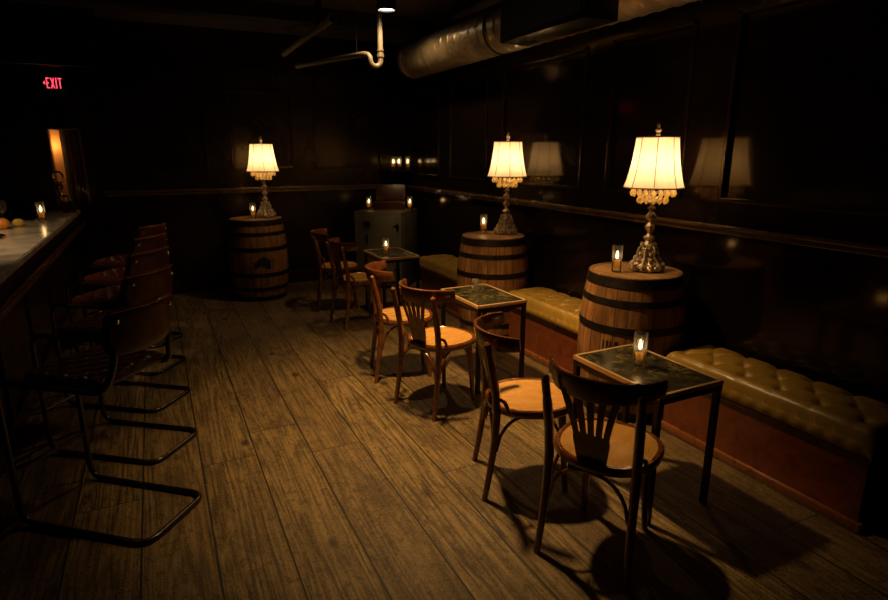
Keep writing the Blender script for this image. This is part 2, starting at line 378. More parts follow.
# beams and soffit
for k,(a,b,c,d,z) in enumerate([(XL,XW,5.98,6.2,2.86),(XL,XW,3.9,4.1,2.9),(XL,XW,1.7,1.9,2.9)]):
    struct('trim_%d'%(6+k),MB().box(a,b,c,d,z,ZC,.005),M['beam'])
struct('trim_9',MB().box(-1.9,-.35,7.0,YF,2.46,ZC,.005),M['soffit'])

# ------------------------------------------------------------------ lights
def spot(loc,e,size,blend,col=(1,.60,.22),r=.05,aim=None):
    l=bpy.data.lights.new('spot_light','SPOT'); l.energy=e; l.spot_size=R(size); l.spot_blend=blend; l.color=col; l.shadow_soft_size=r
    o=bpy.data.objects.new('spot_light',l); C.objects.link(o); o.location=loc
    if aim: o.rotation_euler=(Vector(aim)-Vector(loc)).to_track_quat('-Z','Y').to_euler()
    return o
def point(loc,e,col=(1,.6,.26),r=.03):
    l=bpy.data.lights.new('lamp_light','POINT'); l.energy=e; l.color=col; l.shadow_soft_size=r
    o=bpy.data.objects.new('lamp_light',l); C.objects.link(o); o.location=loc; return o

def downlight(x,y,label):
    r=empty('ceiling_downlight',(x,y,ZC),0,label,'ceiling light','downlights along the ceiling')
    MB().lathe([(.085,0),(.09,-.01),(.09,-.10),(.082,-.105),(.078,-.10),(.078,-.085)],28,cap=False).build('housing',M['black'],r)
    MB().lathe([(.0,-.075),(.07,-.078),(.078,-.083)],28).build('lens',M['down'],r)
    return r
dl=downlight(2.07,5.36,'round glowing ceiling downlight at top of frame above the bent drain pipe')
KEY=(1.35,3.2)
dup(dl,(KEY[0],KEY[1],ZC),0,'round ceiling downlight over the wooden chairs, beyond the top of the picture')
dup(dl,(-1.45,3.2,ZC),0,'added unseen ceiling downlight to brighten the bar counter, beyond the top of the picture')
spot((KEY[0],KEY[1],ZC-.12),400,84,1.,r=.075,aim=(KEY[0]+.32,KEY[1]-.05,0))
spot((2.07,5.36,ZC-.12),42,150,.8,(1,.62,.27),r=.05)
spot((-1.45,3.2,ZC-.12),200,60,1.,(1,.66,.34),r=.05,aim=(-1.50,4.5,1))  # added spot, aimed to brighten the bar top clear of the stools
point((wx0-.03,YF+.42,wz1-.15),1.2,(1,.55,.18),.03)

# ------------------------------------------------------------------ candles
VOT=None
def votive(x,y,z,label,e=.35):
    global VOT
    if VOT is None:
        r=empty('votive_candle',(x,y,z),0,label,'candle','votive candles in tall glasses')
        MB().lathe([(0,0),(.027,0),(.030,.004),(.029,.02),(.031,.028),(.0335,.165),(.0315,.165),(.0290,.032),(.0,.026)],24).build('glass',M['glass'],r)
        MB().lathe([(0,.034),(.0265,.034),(.0272,.075),(.006,.077),(.0,.079)],20).build('wax',M['wax'],r)
        MB().lathe([(0,.080),(.0075,.088),(.0095,.099),(.0065,.114),(.0025,.128),(0,.134)],12).build('flame',M['flame'],r)
        VOT=r
    else: r=dup(VOT,(x,y,z),0,label)
    point((x,y,z+.105),e*.28,(1,.56,.2),.016)
    return r

# ------------------------------------------------------------------ barrels + lamps
def brad(z,h=.92): 
    u=(z-h/2)/(h/2); return .330-.047*u*u
def barrel(x,y,label,rot=0,marks=()):
    h=.92; r=empty('oak_barrel',(x,y,0),rot,label,'barrel','whisky barrels used as side tables')
    prof=[(brad(0)-.03,.03),(brad(0)-.022,0),(brad(0),0)]+[(brad(z),z) for z in [h*i/24 for i in range(1,25)]]+[(brad(h)-.022,h),(brad(h)-.026,h-.006)]
    MB().lathe(prof,72,cap=False).build('staves',M['stave'],r)
    MB().lathe([(0,h-.03),(brad(h)-.022,h-.03),(brad(h)-.022,h-.004),(0,h-.003)][::1],48).build('barrel_head',M['head'],r)
    for z0,z1 in ((.005,.055),(.125,.165),(.285,.33),(.575,.62),(.745,.785),(.855,.914)):
        MB().lathe([(brad(z0)-.001,z0),(brad(z0)+.004,z0),(brad(z1)+.004,z1),(brad(z1)-.001,z1)],72,cap=False).build('hoop',M['hoop'],r)
    if marks:
        mb=MB()
        for a0,a1,z0,z1 in marks:
            mb.grid(lambda u,v:((brad(z0+(z1-z0)*v)+.0012)*math.cos(R(a0+(a1-a0)*u)),(brad(z0+(z1-z0)*v)+.0012)*math.sin(R(a0+(a1-a0)*u)),z0+(z1-z0)*v),3,3)
        mb.build('stencil_lettering',M['stencil'],r)
    return r
B3=(2.695,2.69); B2=(2.715,4.47); B1=(1.0,6.88)
mk=[(-150-s*1.6,-150-s*1.6+.9,.36,.46) for s in ()]
# stencil strokes: tall I N I then a smaller line of characters
def strokes(a,z0,z1):
    w=1.5; out=[(a,a+w,z0,z1),(a+4,a+4+w,z0,z1),(a+8,a+8+w,z0,z1)]
    out+=[(a+4+w+.35*i,a+4+w+.35*i+.9,z1-(i+1.2)*(z1-z0)/8,z1-i*(z1-z0)/8) for i in range(8)]
    out+=[(a+13,a+17,z1-.02,z1),(a+13,a+14.2,z0,z1),(a+15.8,a+17,z0,z1),(a+13,a+17,z0,z0+.014),(a+13,a+17,(z0+z1)/2-.006,(z0+z1)/2+.008)]
    out+=[(a+20+k*3,a+22+k*3,z1-.06,z1-.02) for k in range(4)]
    return out
barrel(*B3,'oak whisky barrel with black stencil marks behind nearest metal table',0,strokes(-163,.42,.53))
barrel(*B2,'oak whisky barrel between the middle and farthest tufted benches',.4)
barrel(*B1,'oak whisky barrel standing alone against the far wall',.2,[(-120+k*5,-113+k*5,.42-.03*abs(k-2)/2,.52-.02*abs(k-3)) for k in range(6)])

def lamp():
    r=empty('table_lamp',(0,0,0),0,'','lamp','crystal drop table lamps on the barrels')
    MB().lathe([(0,0),(.098,0),(.102,.012),(.092,.03),(.072,.045),(.062,.062),(.058,.075),(.046,.095),(.040,.12),(.046,.135),(.034,.15),(.028,.175),(.018,.19)],72,lobes=12,amp=[0,.05,.06,.07,.08,.07,.08,.06,.07,.05,.03,0,0]).build('base',M['lampmetal'],r)
    mb=MB()
    for k in range(6):
        a=k*PI/3+.52; c,s_=math.cos(a),math.sin(a)
        mb.tube([(c*.035,s_*.035,.15),(c*.058,s_*.058,.125),(c*.060,s_*.060,.09),(c*.080,s_*.080,.055),(c*.102,s_*.102,.035),(c*.108,s_*.108,.014),(c*.098,s_*.098,.008)],[.006,.010,.009,.011,.012,.010,.006],8)
        mb.ball((c*.05,s_*.05,.135),.013,u=8,v=6)
        for (rr_,zz_,bs) in ((.100,.030,.013),(.078,.066,.012),(.062,.103,.010),(.044,.158,.009)):
            a2=a+PI/6; mb.ball((math.cos(a2)*rr_,math.sin(a2)*rr_,zz_),bs,(1,1,1.3),8,6)
            for da in (-.2,.2): mb.ball((math.cos(a2+da)*rr_*.98,math.sin(a2+da)*rr_*.98,zz_+.014),bs*.55,u=6,v=5)
        mb.tube([(math.cos(a+t_)*(.104-.006*abs(t_)),math.sin(a+t_)*(.104-.006*abs(t_)),.018+.022*math.cos(t_*5)) for t_ in [-.5+.1*i for i in range(11)]],.0055,6)
    mb.build('scrollwork',M['lampmetal'],r)
    prof=[(0,.18),(.020,.185),(.030,.197),(.034,.208),(.022,.218),(.014,.226),(.012,.235),(.018,.242),(.028,.258),(.031,.272),(.024,.287),(.014,.298),(.011,.306),(.018,.314),(.028,.327),(.030,.340),(.022,.356),(.013,.368),(.011,.376),(.024,.384),(.026,.392),(.013,.399),(.011,.41),(.020,.418),(.036,.424),(.038,.43),(.014,.438),(.008,.46),(.008,.60),(0,.60)]
    MB().lathe(prof,40,lobes=8,amp=[0,0,.05,.08,.03,0,0,.03,.08,.08,.03,0,0,.03,.08,.08,.03]+[0]*13).build('stem',M['lampmetal'],r)
    # crown that carries the drops
    mb=MB()
    for rad,z in ((.126,.524),(.082,.484)):
        mb.tube([(rad*math.cos(2*PI*i/28),rad*math.sin(2*PI*i/28),z) for i in range(28)],.0028,6,closed=True)
    for k in range(6):
        a=k*PI/3; mb.tube([(0.008*math.cos(a),.008*math.sin(a),.43),(.078*math.cos(a),.078*math.sin(a),.482),(.12*math.cos(a),.12*math.sin(a),.522),(.06*math.cos(a),.06*math.sin(a),.55),(.008*math.cos(a),.008*math.sin(a),.58)],.0025,6)
    mb.build('crystal_ring',M['lampmetal'],r)
    for ring,(rad,z,nn,s_) in enumerate(((.126,.522,18,1.12),(.082,.482,13,1.2))):
        for k in range(nn):
            a=2*PI*k/nn+.1
            q=MB(); q.ball((0,0,-.006*s_),.0055*s_,u=6,v=4); q.lathe([(0,-.056*s_),(.009*s_,-.046*s_),(.0125*s_,-.036*s_),(.008*s_,-.025*s_),(.002*s_,-.012*s_),(0,-.010*s_)],6)
            o=q.build('crystal_drop',M['crystal'],r,smooth=False); o.location=(rad*math.cos(a),rad*math.sin(a),z); o.rotation_euler=(0,0,a)
    # shade: bell with eight panels
    prof=[(.178,.515),(.164,.56),(.152,.61),(.142,.66),(.135,.71),(.129,.76),(.124,.815)]
    def pan(t,rad):
        k=8; a=(t*k)%1; return rad*(math.cos(PI/k)/math.cos((a-.5)*2*PI/k)*.6+.4)
    def shf(u,v):
        f=v*(len(prof)-1); i=min(int(f),len(prof)-2); q=f-i; rad=prof[i][0]*(1-q)+prof[i+1][0]*q; z=prof[i][1]*(1-q)+prof[i+1][1]*q
        rr=pan(u,rad); z-= .008*(1-v)**3*math.cos(2*PI*((u*8)%1))*0
        return (rr*math.cos(2*PI*u),rr*math.sin(2*PI*u),z)
    sh=MB().grid(shf,64,18,True).build('lamp_shade',M['shade'],r)
    mb=MB()
    for zz,v in ((.515,0),(.815,1)):
        mb.tube([shf(i/64,v) for i in range(64)],.0042,6,closed=True)
    for k in range(8): mb.tube([Vector(shf(k/8,j/12))*1.0 for j in range(13)],.0026,6)
    o=mb.build('shade_piping',M['piping'],sh)
    mb=MB().tube([(.02,0,.60),(.05,0,.66),(.055,0,.74),(.03,0,.81),(0,0,.825)],.002,6).tube([(-.02,0,.60),(-.05,0,.66),(-.055,0,.74),(-.03,0,.81),(0,0,.825)],.002,6)
    for k in range(3):
        a=k*2*PI/3; mb.tube([(0,0,.822),(.128*math.cos(a),.128*math.sin(a),.813)],.002,6)
    mb.build('harp',M['lampmetal'],r)
    MB().lathe([(0,.822),(.012,.824),(.014,.832),(.007,.838),(.016,.848),(.019,.858),(.010,.868),(.006,.874),(.010,.881),(.009,.889),(0,.896)],16).build('finial',M['lampmetal'],r)
    MB().lathe([(0,.60),(.012,.602),(.014,.62),(.026,.645),(.029,.665),(.022,.688),(0,.70)],20).build('bulb',M['bulb'],r)
    return r
L0=lamp(); LP=[]
zt=.9225
for i,(x,y,lab) in enumerate([(2.765,2.665,'bell-shaded crystal drop lamp on the barrel behind the nearest table'),(2.865,4.50,'bell-shaded crystal drop lamp on the middle barrel between two benches'),(1.13,6.93,'bell-shaded crystal drop lamp on the lone barrel by the far wall')]):
    if i==0: L0.location=(x,y,zt); L0['label']=lab
    else: dup(L0,(x,y,zt),.35*i,lab)
    point((x,y,zt+.655),[8,7.5,6.5][i],(1,.64,.34),.035)
votive(2.545,2.70,zt,'votive candle in tall glass beside the lamp on nearest barrel')
votive(2.72,4.66,zt,'votive candle in tall glass beside the lamp on middle barrel')
votive(.98,6.90,zt,'votive candle in glass beside the lamp on far lone barrel',.2)

# ------------------------------------------------------------------ tables
TZ=.64
def table(lab):
    r=empty('cafe_table',(0,0,0),0,lab,'table','metal framed cafe tables')
    a,b=.20,.29
    MB().box(-a+.014,a-.014,-b+.014,b-.014,TZ-.014,TZ-.002).build('table_top',M['tabletop'],r,False)
    mb=MB().box(-a,a,-b,-b+.016,TZ-.022,TZ,.002).box(-a,a,b-.016,b,TZ-.022,TZ,.002).box(-a,-a+.016,-b,b,TZ-.022,TZ,.002).box(a-.016,a,-b,b,TZ-.022,TZ,.002)
    mb.build('top_edge',M['edge'],r)
    MB().box(-a+.004,a-.004,-b+.004,-b+.03,TZ-.05,TZ-.02).box(-a+.004,a-.004,b-.03,b-.004,TZ-.05,TZ-.02).box(-a+.004,-a+.03,-b,b,TZ-.05,TZ-.02).box(a-.03,a-.004,-b,b,TZ-.05,TZ-.02).build('apron',M['iron'],r,False)
    for sx in (-1,1):
        for sy in (-1,1):
            x0=sx*(a-.017); y0=sy*(b-.017); MB().box(x0-.0135,x0+.0135,y0-.0135,y0+.0135,0,TZ-.022,.002).build('leg',M['iron'],r,False)
    return r
T0=table('square-legged metal table with brass edge, nearest to the camera'); T0.location=(2.035,1.92,0)
dup(T0,(2.07,3.55,0),0,'metal cafe table with brass edge before the middle barrel and bench')
dup(T0,(2.12,5.52,0),0,'metal cafe table farthest from the camera, before the grey safe')
votive(2.03,1.95,TZ-.001,'lit votive candle in tall glass on the nearest metal table',.5)
g=MB().lathe([(0,0),(.026,0),(.030,.008),(.031,.03),(.021,.045),(.019,.052),(.026,.064),(.028,.078),(.022,.090),(.020,.090),(.025,.078),(.023,.064),(.016,.052),(.018,.045),(.027,.028),(.026,.010),(0,.008)],28).build('glass_jar',M['glass_thick']); g.location=(2.075,3.66,TZ); tag(g,'small waisted clear glass jar on the middle metal table, unlit','glass jar')
votive(2.06,5.50,TZ-.001,'votive candle in glass on the farthest table before the safe')

# ------------------------------------------------------------------ bentwood chairs
def chair():
    r=empty('bentwood_chair',(0,0,0),0,'','chair','bentwood cafe chairs')
    def so(t,k=1.): # seat outline (faces +x): round front, slightly narrower back
        c,s_=math.cos(t),math.sin(t); e=.86
        x=math.copysign(abs(c)**e,c)*.213*k; y=math.copysign(abs(s_)**e,s_)*(.212+.012*c)*k
        return x,y
    NS=48
    mb=MB(); rings=[]
    for k,z in ((.86,.432),(1.0,.430),(1.03,.440),(1.03,.458),(1.0,.468),(.93,.468),(.90,.462),(.86,.458)):
        rings.append([mb.b.verts.new((*so(2*PI*i/NS,k),z)) for i in range(NS)])
    for a,b in zip(rings,rings[1:]+rings[:1]):
        for i in range(NS): mb.b.faces.new((a[i],a[(i+1)%NS],b[(i+1)%NS],b[i]))
    mb.build('seat_rim',M['frame'],r)
    mb=MB(); prev=None
    rr=[(.91,.455),(.91,.4645),(.80,.4635),(.70,.4600),(.5,.4575),(.25,.4565),(.02,.4565)]
    rings=[[mb.b.verts.new((*so(2*PI*i/NS,k),z)) for i in range(NS)] for k,z in rr]
    for a,b in zip(rings,rings[1:]):
        for i in range(NS): mb.b.faces.new((a[i],a[(i+1)%NS],b[(i+1)%NS],b[i]))
    mb.b.faces.new(rings[-1]); mb.b.faces.new([mb.b.verts.new((*so(2*PI*i/NS,.91),.448)) for i in range(NS)][::-1])
    mb.build('seat',M['seat'],r)
    for s in (-1,1):   # rear leg runs on up as the back post
        pts=[(-.245,s*.190,0),(-.222,s*.184,.14),(-.200,s*.180,.30),(-.192,s*.178,.45),(-.200,s*.180,.56),(-.222,s*.184,.68),(-.248,s*.188,.80)]
        P=[]
        for a,b in zip(pts,pts[1:]):
            for q in range(4): P.append(Vector(a).lerp(Vector(b),q/4))
        P.append(Vector(pts[-1])); P.append(Vector(pts[-1])+Vector((-.003,0,.010)))
        n=len(P); rad=[.0145+.0055*min(1,i/n*2.2)-(.003 if i>n-6 else 0) for i in range(n)]; rad[-1]=.006
        MB().tube(P,rad,12).build('leg',M['frame'],r)
    for s in (-1,1):
        P=[Vector((.135+.035*t,s*(.125+.018*t),.445-.445*t)) for t in [i/10 for i in range(11)]]
        MB().tube(P,[.021-.007*i/10 for i in range(11)],12).build('leg',M['frame'],r)
    # crest rail: wide band wrapped round the posts
    def cp(t):  # t -1..1
        a=t*1.22; y=.228*math.sin(a)/math.sin(1.22); x=-.262+.165*(1-math.cos(a))/(1-math.cos(1.22)); return x,y
    n=36; pts=[]; hh=[]
    for i in range(n+1):
        t=-1+2*i/n; x,y=cp(t); pts.append((x-.006,y,.795+.012*abs(t)**3)); hh.append(.046-.016*abs(t)**2.5)
    mb=MB().sweep(pts,[(-.16,0,1)]*(n+1),.0095,hh)
    mb.build('crest_rail',M['frame'],r)
    # pierced fan splat
    def bx(z): # back plane x
        pz=[.455,.56,.68,.80]; pxx=[-.188,-.208,-.236,-.256]
        for k in range(3):
            if z<=pz[k+1]: q=(z-pz[k])/(pz[k+1]-pz[k]); return pxx[k]*(1-q)+pxx[k+1]*q
        return pxx[-1]
    mb=MB()
    def plate(poly,th=.008):
        for sgn in (1,):
            a=[mb.b.verts.new((bx(z)-th/2,y,z)) for y,z in poly]; b=[mb.b.verts.new((bx(z)+th/2,y,z)) for y,z in poly]; k=len(poly)
            mb.b.faces.new(a); mb.b.faces.new(b[::-1])
            for i in range(k): mb.b.faces.new((a[i],b[i],b[(i+1)%k],a[(i+1)%k]))
    plate([(-.058,.455),(.058,.455),(.066,.50),(.074,.56),(.072,.590),(-.072,.590),(-.074,.56),(-.066,.50)])
    for k in range(5):
        y0=(k-2)*.0285; y1=(k-2)*.052
        for q in range(4):
            za=.556+q*.053; zb=za+.054; fa=q/4; fb=(q+1)/4
            ya=y0+(y1-y0)*fa**1.3; yb=y0+(y1-y0)*fb**1.3; wa=.0115+.003*fa; wb=.0115+.003*fb
            plate([(ya-wa,za),(ya+wa,za),(yb+wb,zb),(yb-wb,zb)])
    mb.build('splat',M['frame'],r)
    # bent braces between legs under the seat
    def brace(p0,p1,ztop,zlow):
        a=Vector(p0); b=Vector(p1); P=[]
        for i in range(21):
            t=i/20; u=abs(2*t-1); z=zlow+(ztop-zlow)*(1-u**2.6)**.6 if u<1 else zlow
            q=a.lerp(b,.04+.92*t); P.append((q.x,q.y,z))
        return P
    lr=(-.205,.181); lf=(.152,.134)
    for nm,a,b in (('x',(lr[0],-lr[1],0),(lf[0],-lf[1],0)),('x',(lr[0],lr[1],0),(lf[0],lf[1],0)),('x',(lf[0],-lf[1],0),(lf[0],lf[1],0)),('x',(lr[0],-lr[1],0),(lr[0],lr[1],0))):
        MB().tube(brace(a,b,.425,.255),.0085,8).build('leg_brace',M['frame'],r)
    for s in (-1,1):  # curved side brackets from post to seat
        MB().tube([(-.198,s*.184,.525),(-.180,s*.194,.528),(-.160,s*.199,.515),(-.148,s*.200,.49),(-.144,s*.197,.462)],[.007,.009,.010,.010,.009],8,flat=.8).build('back_bracket',M['frame'],r)
    return r
C0=chair()
def put_chair(mx,my,deg,lab,first=False):
    h=R(deg); x=mx+.245*math.cos(h); y=my+.245*math.sin(h)
    if first: C0.location=(x,y,0); C0.rotation_euler=(0,0,h); C0['label']=lab
    else: dup(C0,(x,y,0),h,lab)
put_chair(1.380,1.545,29,'bentwood chair with fan-shaped splat at nearest table, closest to the camera',True)
put_chair(1.352,2.315,-22,'bentwood chair turned sideways between nearest table and middle table')
put_chair(1.365,3.197,18,'bentwood chair with fan-shaped splat seen from behind at the middle table')
put_chair(1.35,3.95,-14,'bentwood chair at middle table, directly behind the fan-backed one')
put_chair(1.46,5.28,6,'bentwood chair nearer of the two at the farthest table')
put_chair(1.46,6.06,-14,'bentwood chair farthest from the camera, beside the grey safe')

# ------------------------------------------------------------------ benches
def bench(label,y0,y1,first=None):
    Lb=y1-y0; x0,x1=2.635,3.03; cy=(y0+y1)/2
    if first:
        c=dup(first,(x0,cy,0),0,label); c.scale=(1,Lb/1.17,1); return c
    W_=x1-x0; hl=Lb/2
    r=empty('tufted_bench',(x0,cy,0),0,label,'bench','tufted storage benches along the wall')
    MB().box(.02,W_,-hl+.02,hl-.02,.02,.345,.004).build('chest',M['bench_wood'],r,False)
    MB().box(0,W_,-hl,hl,0,.045,.008).build('bottom_moulding',M['bench_trim'],r)
    MB().box(.006,W_,-hl+.006,hl-.006,.343,.362,.005).build('top_moulding',M['bench_trim'],r)
    # cushion: deep buttoned top, rounded roll
    nx,ny=6,12; NX,NY=56,150; cells_x=2; dx=.125; dyb=.20
    btn=[]
    row=0; yy=-hl+.12
    rows=[]
    k=0
    for ix,xx in enumerate((.10,.22,.34)):
        off=0 if ix%2==0 else dyb/2
        j=-hl+.10+off
        while j<hl-.06: btn.append((xx,j)); j+=dyb
    def top(x,y):
        ex=min(x+.012,W_-x)/.05; ey=min(y+hl+.0,hl-y)/.05
        ed=1
        for q in (ex,ey):
            q=max(0,min(1,q)); ed*= math.sqrt(max(0,1-(1-q)**2))*.55+.45 if q<1 else 1
        z=.495
        d=min((x-bx_)**2+((y-by_))**2 for bx_,by_ in btn); d=math.sqrt(d)
        z-=.022*math.exp(-(d/.028)**2)
        # creases along the diagonals joining buttons
        best=9
        for (ax,ay),(cx,cy_) in pairs:
            ux,uy=cx-ax,cy_-ay; l2=ux*ux+uy*uy; t_=max(0,min(1,((x-ax)*ux+(y-ay)*uy)/l2)); e_=math.hypot(x-ax-t_*ux,y-ay-t_*uy)
            if e_<best: best=e_
        z-=.0055*math.exp(-(best/.009)**2)*max(.12,min(1,(x-.0)/.09))
        z+=.003*min(1,best/.05)
        return .375+(z-.375)*ed
    pairs=[(a,b) for i,a in enumerate(btn) for b in btn[i+1:] if .1<math.hypot(a[0]-b[0],a[1]-b[1])<.18 and abs(a[0]-b[0])>.05]
    pairs+=[((xx,j),((-.02 if xx<.15 else W_),j)) for xx,j in btn if xx<.15 or xx>.3]
    mb=MB()
    def tf(u,v):
        x=-.012+(W_+.012)*u; y=-hl+(2*hl)*v; return (x,y,top(x,y))
    mb.grid(tf,NX,NY)
    # skirt
    def sk(u,v):
        per=2*(W_+.012)+4*hl; s_=u*per; x=y=0
        if s_<W_+.012: x=-.012+s_; y=-hl
        elif s_<W_+.012+2*hl: x=W_; y=-hl+s_-(W_+.012)
        elif s_<2*(W_+.012)+2*hl: x=W_-(s_-(W_+.012)-2*hl); y=hl
        else: x=-.012; y=hl-(s_-2*(W_+.012)-2*hl)
        zt_=top(x,y); z=zt_+(.372-zt_)*v
        pf=.010*math.sin(PI*v)+(.004*math.sin(s_*74)*v*(1-v)*4)
        if v<.999:
            nx_=-1 if x<=-.0119 else (1 if x>=W_-.0001 else 0)
            x+=pf*nx_
        return (x,y,z)
    mb.grid(sk,220,6,True)
    bmesh.ops.remove_doubles(mb.b,verts=mb.b.verts,dist=.0015)
    cu=mb.build('cushion',M['olive'],r)
    q=MB()
    for xx,j in btn: q.ball((xx,j,top(xx,j)+.002),.008,(1,1,.6),8,5)
    q.build('upholstery_button',M['olive'],cu)
    q=MB(); j=-hl+.02
    while j<hl-.01: q.ball((.001,j,.378),.0045,u=6,v=4); j+=.026
    st=q.build('nailhead_trim',M['stud'],r); st['kind']='stuff'
    return r
b0=bench('tufted olive leather bench on red-brown chest at right edge of picture',1.17,2.34)
bench('tufted olive leather bench between nearest barrel and middle barrel',3.045,4.10,b0)
bench('tufted olive leather bench behind the middle barrel, farthest away',4.84,5.98,b0)
# ------------------------------------------------------------------ bar stools
def stool():
    r=empty('bar_stool',(0,0,0),0,'','bar stool','cantilever bar stools at the counter')
    w=.195; xr=-.30; xf=.35; sz=.70
    path=smooth_path([(xr+.035,-w+.045,1.0),(xr+.05,-w+.035,.80),(xr+.09,-w,sz),(xf,-w,sz),(xf,-w,.014),(xr-.02,-w,.014),(xr-.02,w,.014),(xf,w,.014),(xf,w,sz),(xr+.09,w,sz),(xr+.05,w-.035,.80),(xr+.035,w-.045,1.0)],.075,6)
    MB().tube(path,.0135,12).build('frame',M['tube'],r)
    MB().cyl((xf,-w,.26),(xf,w,.26),.010).build('footrest',M['tube'],r)
    # quilted seat
    mb=MB()
    def tz(x,y):
        u=(x+.01)/.30; v=y/.30
        q=abs(math.sin((x+y)*32))*abs(math.sin((x-y)*32))
        e_=min(1,min(.195-abs(x),.19-abs(y))/.03); e_=max(0,e_)
        return sz+.028+(.022+.012*q**.5)*math.sqrt(max(0,1-(1-e_)**2))
    mb.grid(lambda u,v:(.0-.195+.39*u,-.19+.38*v,tz(.0-.195+.39*u,-.19+.38*v)),44,42)
    mb.box(-.193,.193,-.188,.188,sz+.008,sz+.032,.008)
    mb.build('seat',M['redleather'],r)
    # curved padded backrest
    mb=MB()
    def bk(u,v):
        th=(u-.5)*2; ring=v*2*PI; half=.10; 
        a=math.cos(ring); b=math.sin(ring)
        z=.945+half*math.copysign(abs(a)**.45,a)*(1-.10*abs(th)**4)
        x=-.292+.05*th*th+.022*math.copysign(abs(b)**.6,b)-.10*(z-.92)
        f=1-max(0,abs(th)-.93)/.07*.6
        return (x,.178*th,z if f==1 else .945+(z-.945)*f)
    n1,n2=36,28
    g=[[mb.b.verts.new(bk(i/n1,j/n2)) for j in range(n2)] for i in range(n1+1)]
    for i in range(n1):
        for j in range(n2): mb.b.faces.new((g[i][j],g[i+1][j],g[i+1][(j+1)%n2],g[i][(j+1)%n2]))
    mb.b.faces.new(g[0]); mb.b.faces.new(g[-1][::-1])
    bkr=mb.build('backrest',M['redleather'],r)
    MB().tube([Vector((-.292+.05*t*t-.10*(1.045-.92)-.018,.173*t,1.043-.006*abs(t)**4)) for t in [(-12+i)/12 for i in range(25)]],.008,8).build('piping',M['piping_highlight'],bkr)
    for s in (-1,1):
        MB().ball((-.292+.033-.008-.024,s*.150,.998),.010,(.5,1,1),10,6).build('screw',M['screw'],r)
    return r
ST=stool(); 
for i,(x,y,d,lab) in enumerate([(-.085,2.64,140,'oxblood leather cantilever bar stool nearest to the camera'),(-.05,3.37,142,'oxblood leather cantilever bar stool, second nearest to the camera'),(-.05,4.08,142,'oxblood leather cantilever bar stool in the middle of the row of five'),(-.045,4.80,142,'oxblood leather cantilever bar stool, second from the far end of row'),(-.03,5.50,143,'oxblood leather cantilever bar stool at the far end of the row')]):
    h=R(d); p=(x+.30*math.cos(h),y+.30*math.sin(h),0)
    if i==0: ST.location=p; ST.rotation_euler=(0,0,h); ST['label']=lab
    else: dup(ST,p,h,lab)

# ------------------------------------------------------------------ bar
BT=1.07
r=empty('bar_counter',(-.72,0,0),0,'long dark wood bar with pale stone top along the left side','bar counter')
MB().prism([(0,-.9),(0,7.12),(-.26,7.12),(-.26,6.12),(-.80,6.12),(-.80,-.9)],BT-.04,BT,bev=.006).build('counter_top',M['bartop'],r,False)
MB().box(-.78,-.02,-.88,7.10,BT-.12,BT-.04,.01).build('top_fascia',M['barwood'],r,False)
MB().box(-.76,-.20,-.86,7.08,0,BT-.12).build('body',M['barwood'],r,False)
MB().tube([(.022,-.88,.93),(.022,7.05,.93)],.024,14).build('arm_rail',M['barrail'],r)
for k in range(9):
    y=-.7+k*.93; q=MB().box(-.20,-.185,y+.10,y+.83,.18,.86).box(-.20,-.17,y-.04,y+.04,.12,BT-.12,.005); q.build('front_panel',M['barwood'],r,False)
MB().box(-.20,-.165,-.86,7.08,0,.12,.006).build('plinth',M['barwood'],r,False)
q=MB().tube([(.0,-.86,.20),(.0,7.05,.20)],.02,12)
votive(-.90,6.02,BT,'votive candle in glass on the pale bar top near its far end',.3)
# stemmed glasses
g=empty('wine_glass',(-1.14,5.86,BT),0,'stemmed clear glass standing on the bar, rightmost of three at left edge','glass','stemmed glasses on the bar')
MB().lathe([(0,0),(.034,.001),(.030,.005),(.006,.010),(.0045,.085),(.012,.095),(.032,.12),(.037,.15),(.031,.195),(.0295,.195),(.035,.15),(.030,.122),(0,.098)],20).build('bowl_and_stem',M['glass'],g)
dup(g,(-1.20,5.78,BT),0,'stemmed clear glass standing on the bar, middle of three at left edge')
dup(g,(-1.24,5.90,BT),0,'stemmed clear glass standing on the bar, leftmost and hindmost of three')
def fruit(nm,x,y,rr,mat,lab,sc=(1,1,.92)):
    o=MB().ball((0,0,rr*sc[2]),rr,sc,24,14).build(nm,mat); o.location=(x,y,BT); o.rotation_euler=(0,0,.5); tag(o,lab,'fruit')
fruit('orange',-1.085,5.50,.048,M['orange'],'orange fruit lying on the bar top at left edge')
fruit('lemon',-1.01,5.66,.032,M['lemon'],'yellow lemon lying on the bar top beside the orange',(1.3,1,1))
o=MB().lathe([(0,0),(.12,0),(.15,.012),(.15,.016),(.118,.006),(0,.005)],36).build('round_disc',M['black']); o.location=(-1.12,4.95,BT); tag(o,'black round disc put for a dark ellipse on the bar top in front of the fruit','tray')  # flat black disc laid where the bar top has a dark ellipse
